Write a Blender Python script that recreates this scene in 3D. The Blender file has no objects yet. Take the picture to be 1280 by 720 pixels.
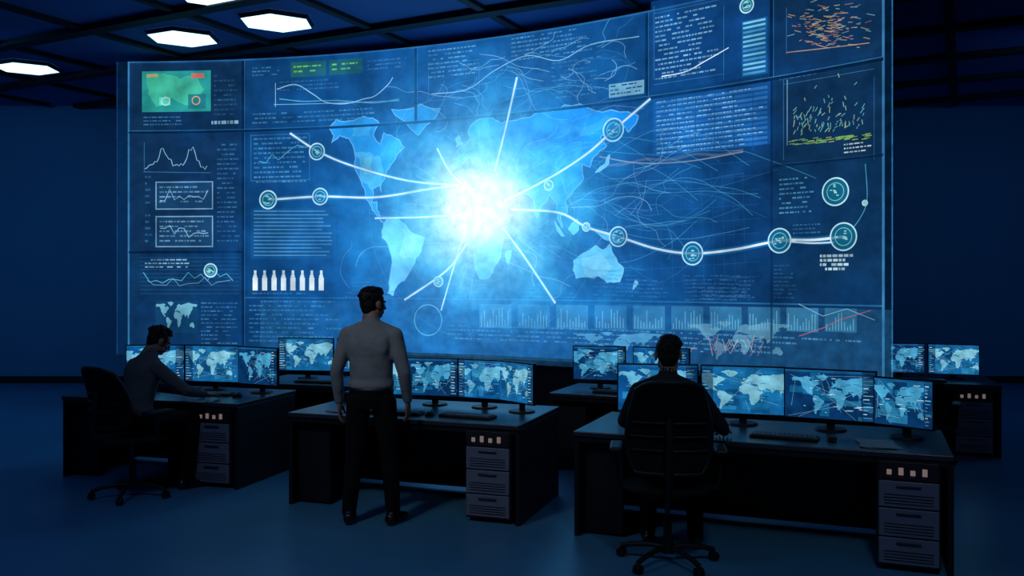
import bpy, bmesh, math, random
from math import sin, cos, pi, radians, sqrt, atan2
from mathutils import Vector, Matrix, Euler, kdtree, noise
random.seed(7)
scene = bpy.context.scene
scene.view_settings.view_transform = 'Standard'
scene.view_settings.look = 'None'

def lin(c):
    c = c/255.0
    return c/12.92 if c <= 0.04045 else ((c+0.055)/1.055)**2.4
def S(r, g, b, k=1.0):
    return (lin(r)*k, lin(g)*k, lin(b)*k)

# ------------------------------------------------------------------ materials
def pbr(name, col, rough=0.5, metal=0.0, noise_amt=0.15, scale=8.0, bump=0.0, bscale=40.0, spec=0.5, emis=None, estr=0.0):
    m = bpy.data.materials.new(name); m.use_nodes = True
    nt = m.node_tree; b = nt.nodes['Principled BSDF']
    tc = nt.nodes.new('ShaderNodeTexCoord')
    nz = nt.nodes.new('ShaderNodeTexNoise'); nz.inputs['Scale'].default_value = scale
    nz.inputs['Detail'].default_value = 4
    nt.links.new(tc.outputs['Object'], nz.inputs['Vector'])
    mr = nt.nodes.new('ShaderNodeMapRange')
    mr.inputs['To Min'].default_value = 1-noise_amt; mr.inputs['To Max'].default_value = 1+noise_amt
    nt.links.new(nz.outputs['Fac'], mr.inputs['Value'])
    vm = nt.nodes.new('ShaderNodeVectorMath'); vm.operation = 'SCALE'
    vm.inputs[0].default_value = col
    nt.links.new(mr.outputs['Result'], vm.inputs['Scale'])
    nt.links.new(vm.outputs['Vector'], b.inputs['Base Color'])
    b.inputs['Roughness'].default_value = rough
    b.inputs['Metallic'].default_value = metal
    b.inputs['Specular IOR Level'].default_value = spec
    if bump > 0:
        n2 = nt.nodes.new('ShaderNodeTexNoise'); n2.inputs['Scale'].default_value = bscale
        nt.links.new(tc.outputs['Object'], n2.inputs['Vector'])
        bp = nt.nodes.new('ShaderNodeBump'); bp.inputs['Strength'].default_value = bump
        bp.inputs['Distance'].default_value = 0.02
        nt.links.new(n2.outputs['Fac'], bp.inputs['Height'])
        nt.links.new(bp.outputs['Normal'], b.inputs['Normal'])
    if emis:
        b.inputs['Emission Color'].default_value = (*emis, 1)
        b.inputs['Emission Strength'].default_value = estr
    return m

M = {}
M['wall'] = pbr('wall_paint', S(78, 138, 176), 0.75, noise_amt=0.12, scale=0.7, bump=0.05)
M['floor'] = pbr('floor_vinyl', S(60, 118, 156), 0.34, noise_amt=0.35, scale=0.9, bump=0.03, bscale=6)
M['ceil'] = pbr('ceiling_tile', S(66, 108, 170), 0.8, noise_amt=0.5, scale=0.6, bump=0.1)
M['beam'] = pbr('beam_black', S(12, 15, 22), 0.7)
M['desk'] = pbr('desk_laminate', S(16, 18, 24), 0.5, noise_amt=0.2, scale=5, spec=0.3)
M['desktop'] = pbr('desk_top_laminate', S(38, 45, 56), 0.3, noise_amt=0.15, scale=6)
M['ped'] = pbr('pedestal_metal', S(96, 104, 124), 0.5, 0.1)
M['pedlight'] = pbr('indicator_lamp', (0.1, 0.08, 0.08), 0.4, emis=S(225, 195, 190), estr=0.2)
M['peddark'] = pbr('vent_dark', S(18, 20, 26), 0.5)
M['black'] = pbr('black_plastic', S(16, 17, 20), 0.5, spec=0.3)
M['fabric'] = pbr('chair_mesh_fabric', S(13, 15, 18), 0.9, bump=0.3, bscale=220, spec=0.15)
M['chrome'] = pbr('grey_metal', S(70, 75, 85), 0.35, 0.8)
M['keys'] = pbr('key_caps', S(70, 78, 92), 0.5)
M['paper'] = pbr('paper', S(120, 130, 140), 0.7)
M['shirt'] = pbr('shirt_cotton', S(118, 124, 128), 0.9, noise_amt=0.25, scale=9, bump=1.0, bscale=8, spec=0.2)
M['shirtd'] = pbr('shirt_dark_cotton', S(30, 33, 40), 0.9, noise_amt=0.12, scale=9, bump=0.9, bscale=9, spec=0.2)
M['shirtg'] = pbr('shirt_grey_cotton', S(82, 82, 86), 0.9, noise_amt=0.12, scale=9, bump=0.9, bscale=9, spec=0.2)
M['trous'] = pbr('trouser_wool', S(11, 12, 16), 0.9, bump=0.4, bscale=10, spec=0.15)
M['shoe'] = pbr('shoe_leather', S(12, 12, 14), 0.4)
M['belt'] = pbr('belt_leather', S(8, 8, 8), 0.5)
M['skin'] = pbr('skin', S(140, 98, 78), 0.55, noise_amt=0.06, scale=30)
M['hair'] = pbr('hair_dark', S(12, 10, 9), 0.65, noise_amt=0.3, scale=40, bump=0.5, bscale=90, spec=0.3)
M['eye'] = pbr('eye_white', S(190, 190, 190), 0.2)
M['iris'] = pbr('iris_dark', S(30, 18, 12), 0.2)
M['lamp'] = pbr('lamp_diffuser', (0.6, 0.7, 0.8), 0.5, emis=S(190, 232, 250), estr=2.0)

def graphic_mat(name, hub=None):
    m = bpy.data.materials.new(name); m.use_nodes = True
    nt = m.node_tree; nt.nodes.clear(); N = nt.nodes; L = nt.links
    out = N.new('ShaderNodeOutputMaterial')
    at = N.new('ShaderNodeAttribute'); at.attribute_name = 'Col'
    uv = N.new('ShaderNodeUVMap'); uv.uv_map = 'UVMap'
    nz = N.new('ShaderNodeTexNoise'); nz.inputs['Scale'].default_value = 3.0 if hub else 9.0
    nz.inputs['Detail'].default_value = 6
    L.new(uv.outputs['UV'], nz.inputs['Vector'])
    mr = N.new('ShaderNodeMapRange'); mr.inputs['From Min'].default_value = .3; mr.inputs['From Max'].default_value = .7
    mr.inputs['To Min'].default_value = 0.6; mr.inputs['To Max'].default_value = 1.35
    L.new(nz.outputs['Fac'], mr.inputs['Value'])
    sc = N.new('ShaderNodeVectorMath'); sc.operation = 'SCALE'
    L.new(at.outputs['Color'], sc.inputs[0]); L.new(mr.outputs['Result'], sc.inputs['Scale'])
    col = sc.outputs['Vector']
    if hub:
        sub = N.new('ShaderNodeVectorMath'); sub.operation = 'SUBTRACT'
        L.new(uv.outputs['UV'], sub.inputs[0]); sub.inputs[1].default_value = (hub[0], hub[1], 0)
        mu = N.new('ShaderNodeVectorMath'); mu.operation = 'MULTIPLY'
        L.new(sub.outputs['Vector'], mu.inputs[0]); mu.inputs[1].default_value = (0.9, 1.08, 0)
        n3 = N.new('ShaderNodeTexNoise'); n3.inputs['Scale'].default_value = 1.6; n3.inputs['Detail'].default_value = 2
        L.new(uv.outputs['UV'], n3.inputs['Vector'])
        wob = N.new('ShaderNodeMapRange'); wob.inputs['From Min'].default_value = .3; wob.inputs['From Max'].default_value = .7
        wob.inputs['To Min'].default_value = .78; wob.inputs['To Max'].default_value = 1.22
        L.new(n3.outputs['Fac'], wob.inputs['Value'])
        ln = N.new('ShaderNodeVectorMath'); ln.operation = 'LENGTH'
        L.new(mu.outputs['Vector'], ln.inputs[0])
        m1 = N.new('ShaderNodeMath'); m1.operation = 'MULTIPLY'
        L.new(ln.outputs['Value'], m1.inputs[0]); L.new(wob.outputs['Result'], m1.inputs[1])
        dv = N.new('ShaderNodeMath'); dv.operation = 'DIVIDE'; dv.inputs[1].default_value = 4.0
        L.new(m1.outputs['Value'], dv.inputs[0])
        ramp = N.new('ShaderNodeValToRGB'); r = ramp.color_ramp
        r.interpolation = 'LINEAR'
        stops = [(0.0, (1.0, 1.0, 1.0)), (0.09, (.95, .99, 1.0)), (0.125, (.46, .92, 1.0)), (0.175, (.14, .66, .97)),
                 (0.24, (.03, .37, .74)), (0.33, (.006, .16, .44)), (0.48, (.002, .050, .18)), (0.72, (0, .010, .05)), (1.0, (0, 0, .004))]
        r.elements[0].position = 0; r.elements[0].color = (*stops[0][1], 1)
        r.elements[1].position = 1; r.elements[1].color = (*stops[-1][1], 1)
        for p, c in stops[1:-1]:
            e = r.elements.new(p); e.color = (*c, 1)
        L.new(dv.outputs['Value'], ramp.inputs['Fac'])
        gs = N.new('ShaderNodeVectorMath'); gs.operation = 'SCALE'
        L.new(ramp.outputs['Color'], gs.inputs[0])
        mr2 = N.new('ShaderNodeMapRange'); mr2.inputs['To Min'].default_value = .75; mr2.inputs['To Max'].default_value = 1.4
        L.new(nz.outputs['Fac'], mr2.inputs['Value']); L.new(mr2.outputs['Result'], gs.inputs['Scale'])
        ad = N.new('ShaderNodeVectorMath'); ad.operation = 'ADD'
        L.new(col, ad.inputs[0]); L.new(gs.outputs['Vector'], ad.inputs[1])
        col = ad.outputs['Vector']
    em = N.new('ShaderNodeEmission'); L.new(col, em.inputs['Color'])
    tr = N.new('ShaderNodeBsdfTransparent')
    mx = N.new('ShaderNodeMixShader')
    L.new(at.outputs['Alpha'], mx.inputs['Fac']); L.new(tr.outputs[0], mx.inputs[1]); L.new(em.outputs[0], mx.inputs[2])
    L.new(mx.outputs[0], out.inputs['Surface'])
    return m

# ------------------------------------------------------------------ mesh helpers
def link(o, parent=None):
    scene.collection.objects.link(o)
    if parent: o.parent = parent
    return o
def empty(name, loc=(0, 0, 0), rz=0):
    e = bpy.data.objects.new(name, None); e.location = loc; e.rotation_euler = (0, 0, rz)
    e.empty_display_size = 0.2
    return link(e)

class B:
    def __init__(s): s.v = []; s.f = []; s.m = []; s.mats = []; s.sm = []
    def mi(s, key):
        if key not in s.mats: s.mats.append(key)
        return s.mats.index(key)
    def add(s, vs, fs, mat, smooth=False):
        o = len(s.v); i = s.mi(mat)
        s.v += [tuple(v) for v in vs]
        for f in fs: s.f.append([a+o for a in f]); s.m.append(i); s.sm.append(smooth)
    def box(s, c, size, mat, bev=0.004, rot=None):
        bm = bmesh.new(); bmesh.ops.create_cube(bm, size=1)
        for v in bm.verts: v.co = Vector((v.co.x*size[0], v.co.y*size[1], v.co.z*size[2]))
        if bev > 0:
            bmesh.ops.bevel(bm, geom=bm.edges[:], offset=min(bev, min(size)*.45), segments=2, affect='EDGES', profile=.5)
        R = (Euler(rot).to_matrix() if rot else Matrix.Identity(3))
        bm.verts.index_update()
        vs = [R @ v.co + Vector(c) for v in bm.verts]
        fs = [[v.index for v in f.verts] for f in bm.faces]
        bm.free(); s.add(vs, fs, mat)
    def b2(s, x0, x1, y0, y1, z0, z1, mat, bev=0.004):
        s.box(((x0+x1)/2, (y0+y1)/2, (z0+z1)/2), (x1-x0, y1-y0, z1-z0), mat, bev)
    def cyl(s, p0, p1, r0, r1, mat, n=16):
        p0 = Vector(p0); p1 = Vector(p1); d = (p1-p0).normalized()
        a = d.orthogonal().normalized(); b = d.cross(a)
        vs = []
        for p, r in ((p0, r0), (p1, r1)):
            for i in range(n):
                t = 2*pi*i/n; vs.append(p+a*cos(t)*r+b*sin(t)*r)
        fs = [[i, (i+1) % n, n+(i+1) % n, n+i] for i in range(n)]
        s.add(vs, fs, mat, True); s.add(vs[:n], [list(range(n))[::-1]], mat); s.add(vs[n:], [list(range(n))], mat)
    def tube(s, pts, r, mat, n=10, closed=False):
        pts = [Vector(p) for p in pts]; k = len(pts); vs = []
        a = None
        for i, p in enumerate(pts):
            if closed: d = (pts[(i+1) % k]-pts[i-1]).normalized()
            else: d = (pts[min(i+1, k-1)]-pts[max(i-1, 0)]).normalized()
            if a is None: a = d.orthogonal().normalized()
            a = (a-d*a.dot(d)).normalized(); b = d.cross(a)
            for j in range(n):
                t = 2*pi*j/n; vs.append(p+a*cos(t)*r+b*sin(t)*r)
        fs = []
        for i in range(k if closed else k-1):
            for j in range(n):
                i2 = (i+1) % k
                fs.append([i*n+j, i*n+(j+1) % n, i2*n+(j+1) % n, i2*n+j])
        s.add(vs, fs, mat, True)
        if not closed:
            s.add(vs[:n], [list(range(n))[::-1]], mat); s.add(vs[-n:], [list(range(n))], mat)
    def ell(s, c, r, mat, rot=None, nu=16, nv=10):
        vs, fs = sphere(c, r, rot, nu, nv); s.add(vs, fs, mat, True)
    def obj(s, name, loc=(0, 0, 0), rz=0, parent=None):
        me = bpy.data.meshes.new(name); me.from_pydata(s.v, [], s.f)
        for k in s.mats: me.materials.append(M[k])
        me.polygons.foreach_set('material_index', s.m)
        me.polygons.foreach_set('use_smooth', s.sm); me.update()
        o = bpy.data.objects.new(name, me); o.location = loc; o.rotation_euler = (0, 0, rz)
        return link(o, parent)

def sphere(c, r, rot=None, nu=16, nv=10):
    if isinstance(r, (int, float)): r = (r, r, r)
    R = rot if rot is not None else Matrix.Identity(3)
    c = Vector(c); vs = [R @ Vector((0, 0, r[2]))+c]
    for j in range(1, nv):
        t = pi*j/nv
        for i in range(nu):
            p = 2*pi*i/nu
            vs.append(R @ Vector((r[0]*sin(t)*cos(p), r[1]*sin(t)*sin(p), r[2]*cos(t)))+c)
    vs.append(R @ Vector((0, 0, -r[2]))+c)
    fs = [[0, 1+i, 1+(i+1) % nu] for i in range(nu)]
    for j in range(nv-2):
        for i in range(nu):
            a = 1+j*nu; b = a+nu
            fs.append([a+i, b+i, b+(i+1) % nu, a+(i+1) % nu])
    a = 1+(nv-2)*nu; e = len(vs)-1
    fs += [[a+i, e, a+(i+1) % nu] for i in range(nu)]
    return vs, fs

# ------------------------------------------------------------------ room
CAMH = 1.8
HC = 4.85
XL, XR, YB, YF = -10.5, 10.5, 15.5, -3.0
def slab(name, x0, x1, y0, y1, z0, z1, mat):
    b = B(); b.b2(x0, x1, y0, y1, z0, z1, mat, 0); return b.obj(name)
slab('floor', XL-.2, XR+.2, YF-.2, YB+.2, -.1, 0, 'floor')
slab('ceiling', XL-.2, XR+.2, YF-.2, YB+.2, HC, HC+.1, 'ceil')
slab('wall_back', XL-.2, XR+.2, YB, YB+.2, 0, HC, 'wall')
slab('wall_front', XL-.2, XR+.2, YF-.2, YF, 0, HC, 'wall')
slab('wall_left', XL-.2, XL, YF, YB, 0, HC, 'wall')
slab('wall_right', XR, XR+.2, YF, YB, 0, HC, 'wall')
slab('baseboard_back', XL, XR, YB-.03, YB, 0, .12, 'beam')
slab('baseboard_left', XL, XL+.03, YF, YB, 0, .12, 'beam')
slab('baseboard_right', XR-.03, XR, YF, YB, 0, .12, 'beam')

# ceiling grid of beams parallel to the display wall
ang = radians(-27); ex = Vector((cos(ang), sin(ang), 0)); ey = Vector((-sin(ang), cos(ang), 0))
O = Vector((-4.1, 11.04, 0))
def clip_line(p, d):
    t0, t1 = -100, 100
    for (a, da, lo, hi) in ((p.x, d.x, XL, XR), (p.y, d.y, YF, YB)):
        if abs(da) < 1e-6: continue
        u, v = (lo-a)/da, (hi-a)/da
        if u > v: u, v = v, u
        t0 = max(t0, u); t1 = min(t1, v)
    return t0, t1
bb = B()
for i in range(-12, 13):
    for d, n, sp, w, hh in ((ex, ey, 1.55, .18, .07), (ey, ex, 1.55, .10, .05)):
        p = O+n*(sp*(i+.5)); t0, t1 = clip_line(p, d)
        if t1-t0 < .6: continue
        t0 += .2; t1 -= .2
        c = p+d*((t0+t1)/2)
        bb.box((c.x, c.y, HC-hh/2), (t1-t0, w, hh), 'beam', 0, (0, 0, atan2(d.y, d.x)))
bb.obj('ceiling_beam_grid')
def hexlamp(x, y):
    b = B(); pts = []
    for i in range(6):
        t = pi/3*i+ang; pts.append((cos(t)*.43, sin(t)*.38))
    vs = [(p[0], p[1], -.05) for p in pts]+[(p[0]*1.08, p[1]*1.08, 0) for p in pts]
    b.add(vs[:6], [[5, 4, 3, 2, 1, 0]], 'lamp')
    b.add(vs, [[i, (i+1) % 6, 6+(i+1) % 6, 6+i] for i in range(6)], 'chrome')
    b.obj('ceiling_lamp', (x, y, HC-.001))
for x, y in ((-6.9, 12.6), (-4.1, 11.04), (-2.75, 10.36), (-3.12, 9.40)):
    hexlamp(x, y)

# ------------------------------------------------------------------ curved display wall
CX, CY, RR = -5.35, 0.5, 11.5
HB, HT = 0.88, 4.75
FP = 1108.0
def G(x, y):
    """image pixel of the artwork, cast from the camera -> (arc length u, height h) on the wall"""
    dx = (x-640)/FP
    a = dx*dx+1; b = -2*(dx*CX+CY); c = CX*CX+CY*CY-RR*RR
    t = (-b+sqrt(b*b-4*a*c))/(2*a)
    return RR*atan2(t*dx-CX, t-CY), CAMH+(350-y)/FP*t
def W(u, h, off=0.0):
    th = u/RR; r = RR-off
    return (CX+r*sin(th), CY+r*cos(th), h)
U0 = G(162, 300)[0]; U1 = G(1106, 300)[0]

class Art:
    def __init__(s, mapper, step=.3, l0=.004, dl=.004):
        s.v = []; s.f = []; s.c = []; s.uv = []; s.map = mapper; s.step = step; s.l0 = l0; s.dl = dl
    def poly(s, pts, col, a=1, l=1):
        o = len(s.v); off = s.l0+s.dl*l
        for p in pts: s.v.append(s.map(p[0], p[1], off)); s.uv.append((p[0], p[1])); s.c.append((*col, a))
        s.f.append(list(range(o, o+len(pts))))
    def rect(s, u0, h0, u1, h1, col, a=1, l=1):
        if u0 > u1: u0, u1 = u1, u0
        n = max(1, int((u1-u0)/s.step)+1)
        for i in range(n):
            a0 = u0+(u1-u0)*i/n; a1 = u0+(u1-u0)*(i+1)/n
            s.poly([(a0, h0), (a1, h0), (a1, h1), (a0, h1)], col, a, l)
    def line(s, pts, w, col, a=1, l=3, smooth=False, taper=False):
        pts = [Vector(p) for p in pts]
        if smooth and len(pts) > 2:
            q = []; P = [pts[0]*2-pts[1]]+pts+[pts[-1]*2-pts[-2]]
            for i in range(1, len(P)-2):
                for k in range(6):
                    t = k/6; a0, b0, c0, d0 = P[i-1], P[i], P[i+1], P[i+2]
                    q.append(.5*((2*b0)+(c0-a0)*t+(2*a0-5*b0+4*c0-d0)*t*t+(3*b0-a0-3*c0+d0)*t**3))
            q.append(pts[-1]); pts = q
        q = []
        for i in range(len(pts)-1):
            n = max(1, int((pts[i+1]-pts[i]).length/s.step)+1)
            for k in range(n): q.append(pts[i].lerp(pts[i+1], k/n))
        q.append(pts[-1]); pts = q
        L = []; R = []
        for i, p in enumerate(pts):
            d = pts[min(i+1, len(pts)-1)]-pts[max(i-1, 0)]
            if d.length < 1e-9: d = Vector((1, 0))
            d.normalize(); nn = Vector((-d.y, d.x)); ww = w/2
            if taper: ww *= (1-.75*i/(len(pts)-1))
            L.append(p+nn*ww); R.append(p-nn*ww)
        for i in range(len(pts)-1): s.poly([R[i], R[i+1], L[i+1], L[i]], col, a, l)
    def ring(s, c, r, w, col, a=1, l=5, n=28, e=1.0):
        for i in range(n):
            t0 = 2*pi*i/n; t1 = 2*pi*(i+1)/n
            s.poly([(c[0]+(r-w)*cos(t0)*e, c[1]+(r-w)*sin(t0)), (c[0]+r*cos(t0)*e, c[1]+r*sin(t0)),
                    (c[0]+r*cos(t1)*e, c[1]+r*sin(t1)), (c[0]+(r-w)*cos(t1)*e, c[1]+(r-w)*sin(t1))], col, a, l)
    def disc(s, c, r, col, a=1, l=4, n=24):
        s.poly([(c[0]+r*cos(2*pi*i/n), c[1]+r*sin(2*pi*i/n)) for i in range(n)], col, a, l)
    def shape(s, pts, col, a=1, l=2, maxe=.3, rough=0.0, outline=None):
        if rough > 0:
            for it in range(2):
                q = []
                for i in range(len(pts)):
                    p = Vector(pts[i]); n = Vector(pts[(i+1) % len(pts)]); d = n-p
                    q.append(p); q.append((p+n)/2+Vector((-d.y, d.x))*random.uniform(-rough, rough))
                pts = q
        if outline: s.line(list(pts)+[pts[0]], outline[0], outline[1], outline[2], l+1)
        bm = bmesh.new(); vs = [bm.verts.new((p[0], p[1], 0)) for p in pts]
        bm.faces.new(vs); bmesh.ops.triangulate(bm, faces=bm.faces[:])
        for it in range(4):
            es = [e for e in bm.edges if e.calc_length() > maxe]
            if not es: break
            bmesh.ops.subdivide_edges(bm, edges=es, cuts=1)
            bmesh.ops.triangulate(bm, faces=[f for f in bm.faces if len(f.verts) > 3])
        for f in bm.faces: s.poly([(v.co.x, v.co.y) for v in f.verts], col, a, l)
        bm.free()
    def obj(s, name, mat, parent=None):
        me = bpy.data.meshes.new(name); me.from_pydata(s.v, [], s.f)
        at = me.color_attributes.new('Col', 'FLOAT_COLOR', 'POINT')
        flat = [x for c in s.c for x in c]; at.data.foreach_set('color', flat)
        ul = me.uv_layers.new(name='UVMap')
        li = [0]*len(me.loops); me.loops.foreach_get('vertex_index', li)
        ul.data.foreach_set('uv', [x for i in li for x in s.uv[i]])
        me.materials.append(mat); me.update()
        return link(bpy.data.objects.new(name, me), parent)

LAND = [
 [(-168,66),(-156,71),(-128,70),(-110,73),(-95,72),(-85,69),(-94,60),(-82,54),(-78,62),(-70,60),(-62,57),(-56,52),(-66,45),(-75,38),(-81,31),(-81,26),(-84,30),(-96,28),(-97,20),(-88,21),(-88,16),(-83,10),(-78,8),(-86,12),(-96,16),(-106,22),(-113,30),(-122,37),(-125,48),(-135,58),(-150,60),(-164,55),(-160,60)],
 [(-70,78),(-40,82),(-20,76),(-25,70),(-42,60),(-52,66)],
 [(-78,8),(-72,12),(-60,9),(-50,1),(-35,-6),(-39,-16),(-48,-26),(-57,-36),(-65,-43),(-68,-53),(-74,-50),(-72,-35),(-70,-19),(-80,-6),(-80,1)],
 [(-16,28),(-6,36),(10,37),(20,32),(32,31),(38,20),(43,12),(51,12),(41,-3),(40,-15),(34,-25),(26,-34),(18,-34),(12,-18),(13,-5),(8,4),(-8,5),(-17,14)],
 [(-9,37),(-9,43),(-2,44),(-4,48),(4,52),(9,57),(6,60),(15,68),(28,71),(40,66),(60,69),(80,73),(105,77),(130,72),(160,70),(178,67),(170,60),(160,56),(155,60),(142,58),(135,54),(140,48),(130,42),(127,36),(121,38),(122,30),(112,21),(106,18),(108,11),(101,9),(103,1),(98,8),(97,16),(90,22),(80,15),(77,8),(72,20),(62,25),(56,26),(59,22),(45,13),(35,28),(36,36),(27,37),(27,41),(22,37),(19,41),(13,45),(17,40),(15,38),(8,44),(0,39)],
 [(114,-22),(122,-17),(131,-12),(137,-15),(142,-11),(146,-19),(153,-27),(150,-37),(140,-38),(131,-32),(116,-34)],
 [(109,1),(117,6),(118,0),(114,-4)], [(95,5),(105,-5),(102,-5)], [(131,33),(141,37),(142,43),(139,38)],
 [(-5,50),(1,52),(-3,58),(-6,56)], [(44,-17),(50,-15),(47,-25)], [(131,-1),(145,-5),(150,-10),(140,-8)], [(173,-35),(178,-38),(168,-46)]]
def interp(x, xs, ys):
    if x <= xs[0]: return ys[0]
    for i in range(len(xs)-1):
        if x <= xs[i+1]: return ys[i]+(ys[i+1]-ys[i])*(x-xs[i])/(xs[i+1]-xs[i])
    return ys[-1]

HUB = G(600, 260)
M['walldisp'] = graphic_mat('display_wall_emission', HUB)
M['screen'] = graphic_mat('monitor_emission')
A = Art(W)
def sc(x):  # metres per image pixel at this column's wall depth
    dx = (x-640)/FP; a = dx*dx+1; b = -2*(dx*CX+CY); c = CX*CX+CY*CY-RR*RR
    return (-b+sqrt(b*b-4*a*c))/(2*a)/FP
def rect(x0, y0, x1, y1, c, a=1, l=1):
    xm = (x0+x1)/2
    A.rect(G(x0, 0)[0], G(xm, y1)[1], G(x1, 0)[0], G(xm, y0)[1], c, a, l)
def outl(x0, y0, x1, y1, w, c, a=1, l=3):
    rect(x0, y0, x1, y0+w, c, a, l); rect(x0, y1-w, x1, y1, c, a, l)
    rect(x0, y0, x0+w, y1, c, a, l); rect(x1-w, y0, x1, y1, c, a, l)
def line(pts, w, c, a=1, l=3, smooth=False, taper=False):
    A.line([G(*p) for p in pts], w*sc(pts[0][0]), c, a, l, smooth, taper)
def text(x0, y0, x1, y1, rh, c, a=1, l=3, dens=.85, fh=.34):
    xm = (x0+x1)/2; y = y0
    while y+rh*fh <= y1:
        x = x0; end = x0+(x1-x0)*random.uniform(.65, 1)
        while x < end:
            w = random.uniform(1.5, 7)
            if x+w > x1: break
            if random.random() < dens:
                k = random.uniform(.5, 1.05)
                u0 = G(x, 0)[0]; u1 = G(x+w, 0)[0]
                A.rect(u0, G(xm, y+rh*fh)[1], u1, G(xm, y)[1], tuple(q*k for q in c), a, l)
            x += w+1.4
        y += rh

# --- base panels: a smooth deep-blue field, mesh-gridded
nu, nh = 60, 20
base = Art(W, l0=0, dl=0)
for i in range(nu):
    for j in range(nh):
        u0 = U0+(U1-U0)*i/nu; u1 = U0+(U1-U0)*(i+1)/nu
        h0 = HB+(HT-HB)*j/nh; h1 = HB+(HT-HB)*(j+1)/nh
        o = len(base.v)
        for (u, h) in ((u0, h0), (u1, h0), (u1, h1), (u0, h1)):
            base.v.append(W(u, h, 0)); base.uv.append((u, h))
            t = (u-U0)/(U1-U0); g = math.exp(-((t-.45)/.28)**2)
            c0 = S(11, 40, 72); c1 = S(9, 66, 124)
            col = [c0[k]*(1-g)+c1[k]*g for k in range(3)]
            base.c.append((*col, 1))
        base.f.append([o, o+1, o+2, o+3])

PALE = S(150, 205, 235); CY1 = S(90, 190, 225); DIM = S(60, 120, 165); WH = S(235, 250, 255, 1.1); BL = S(24, 110, 200)
def cell(x0, y0, x1, y1, c, a): rect(x0, y0, x1, y1, c, a, 0)
cell(165, 80, 303, 162, S(14, 36, 58), .85)
cell(165, 168, 303, 314, S(15, 40, 68), .85)
cell(165, 318, 303, 370, S(13, 48, 82), .6)
cell(308, 80, 520, 158, S(15, 56, 96), .6)
cell(526, 50, 806, 132, S(15, 70, 118), .4)
cell(814, -20, 964, 104, S(13, 58, 112), .8)
cell(816, 112, 964, 188, S(18, 74, 140), .8)
cell(970, -30, 1102, 76, S(13, 38, 64), .9)
cell(970, 88, 1102, 200, S(13, 38, 62), .9)
cell(970, 205, 1102, 366, S(12, 44, 74), .7)
cell(310, 168, 420, 368, S(13, 60, 102), .45)
# bezels (physical gaps between the display cubes)
DK = S(3, 12, 26)
hrow = G(305, 164)[1]; hrow2 = G(305, 372)[1]
A.rect(U0, hrow-.016, U1, hrow+.016, DK, 1, 6)
A.rect(U0, hrow+.016, U1, hrow+.024, S(60, 130, 170), .6, 6)
A.rect(G(305, 0)[0], hrow2-.008, U1, hrow2+.008, S(40, 110, 155), .7, 2)
for x in (305, 521, 810, 966):
    u = G(x, 0)[0]; A.rect(u-.018, hrow, u+.018, HT, DK, 1, 6); A.rect(u+.018, hrow, u+.025, HT, S(60, 130, 170), .6, 6)
u = G(305, 0)[0]; A.rect(u-.018, HB, u+.018, hrow, DK, 1, 6); A.rect(u+.018, HB, u+.026, hrow, S(60, 130, 170), .5, 6)
u = G(966, 0)[0]; A.rect(u-.012, HB, u+.012, hrow, S(6, 26, 52), .9, 6)
for x in (521, 810):
    u = G(x, 0)[0]; A.rect(u-.007, HB, u+.007, hrow, S(10, 60, 110), .45, 2)
h = G(305, 315)[1]; A.rect(U0, h-.014, G(305, 0)[0], h+.014, DK, 1, 6)
h = G(1000, 205)[1]; A.rect(G(966, 0)[0], h-.012, U1, h+.012, DK, .8, 6)
for uu in (U0, U1): A.rect(uu-.012, HB, uu+.012, HT, S(60, 130, 180), .8, 6)
A.rect(U0, HT-.02, U1, HT, S(40, 100, 150), .8, 6)

# --- world map
LX = ([-168, -80, -35, 0, 50, 113, 154, 180], [412, 478, 532, 578, 640, 716, 782, 800])
LY = ([-55, -35, -11, 12, 37, 50, 75, 82], [372, 350, 305, 268, 212, 184, 138, 126])
def mp(lon, lat):
    x = interp(lon, *LX); y = interp(lat, *LY)
    if x > 640: y = y-(x-640)*.05*(1 if y < 280 else 0)
    if lon < -30: y += (4 if lat > 0 else 0)
    return G(x, y)
for i, poly in enumerate(LAND):
    c = [S(36, 148, 222), S(38, 148, 222), S(118, 208, 240), S(90, 195, 235), S(26, 144, 242), S(104, 200, 235)][min(i, 5)]
    A.shape([mp(*p) for p in poly], c, .95, 2, rough=.12, outline=(.012, S(140, 215, 245), .55))
for (pl, c) in (([(-125, 48), (-100, 49), (-82, 46), (-80, 30), (-97, 27), (-115, 32)], S(90, 195, 225)), ([(60, 50), (88, 50), (120, 52), (118, 40), (95, 30), (75, 35)], S(50, 175, 250)),
                ([(-100, 60), (-90, 68), (-120, 68), (-130, 60)], S(70, 175, 228)), ([(-60, 4), (-45, -5), (-48, -20), (-62, -18)], S(160, 230, 244)),
                ([(100, 68), (140, 68), (150, 62), (120, 55), (100, 58)], S(60, 165, 240)), ([(120, -20), (135, -16), (146, -26), (138, -32), (122, -30)], S(140, 218, 240)),
                ([(-110, 45), (-96, 46), (-96, 36), (-108, 36)], S(150, 225, 235))):
    A.shape([mp(*p) for p in pl], c, .6, 4, rough=.2)

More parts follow.
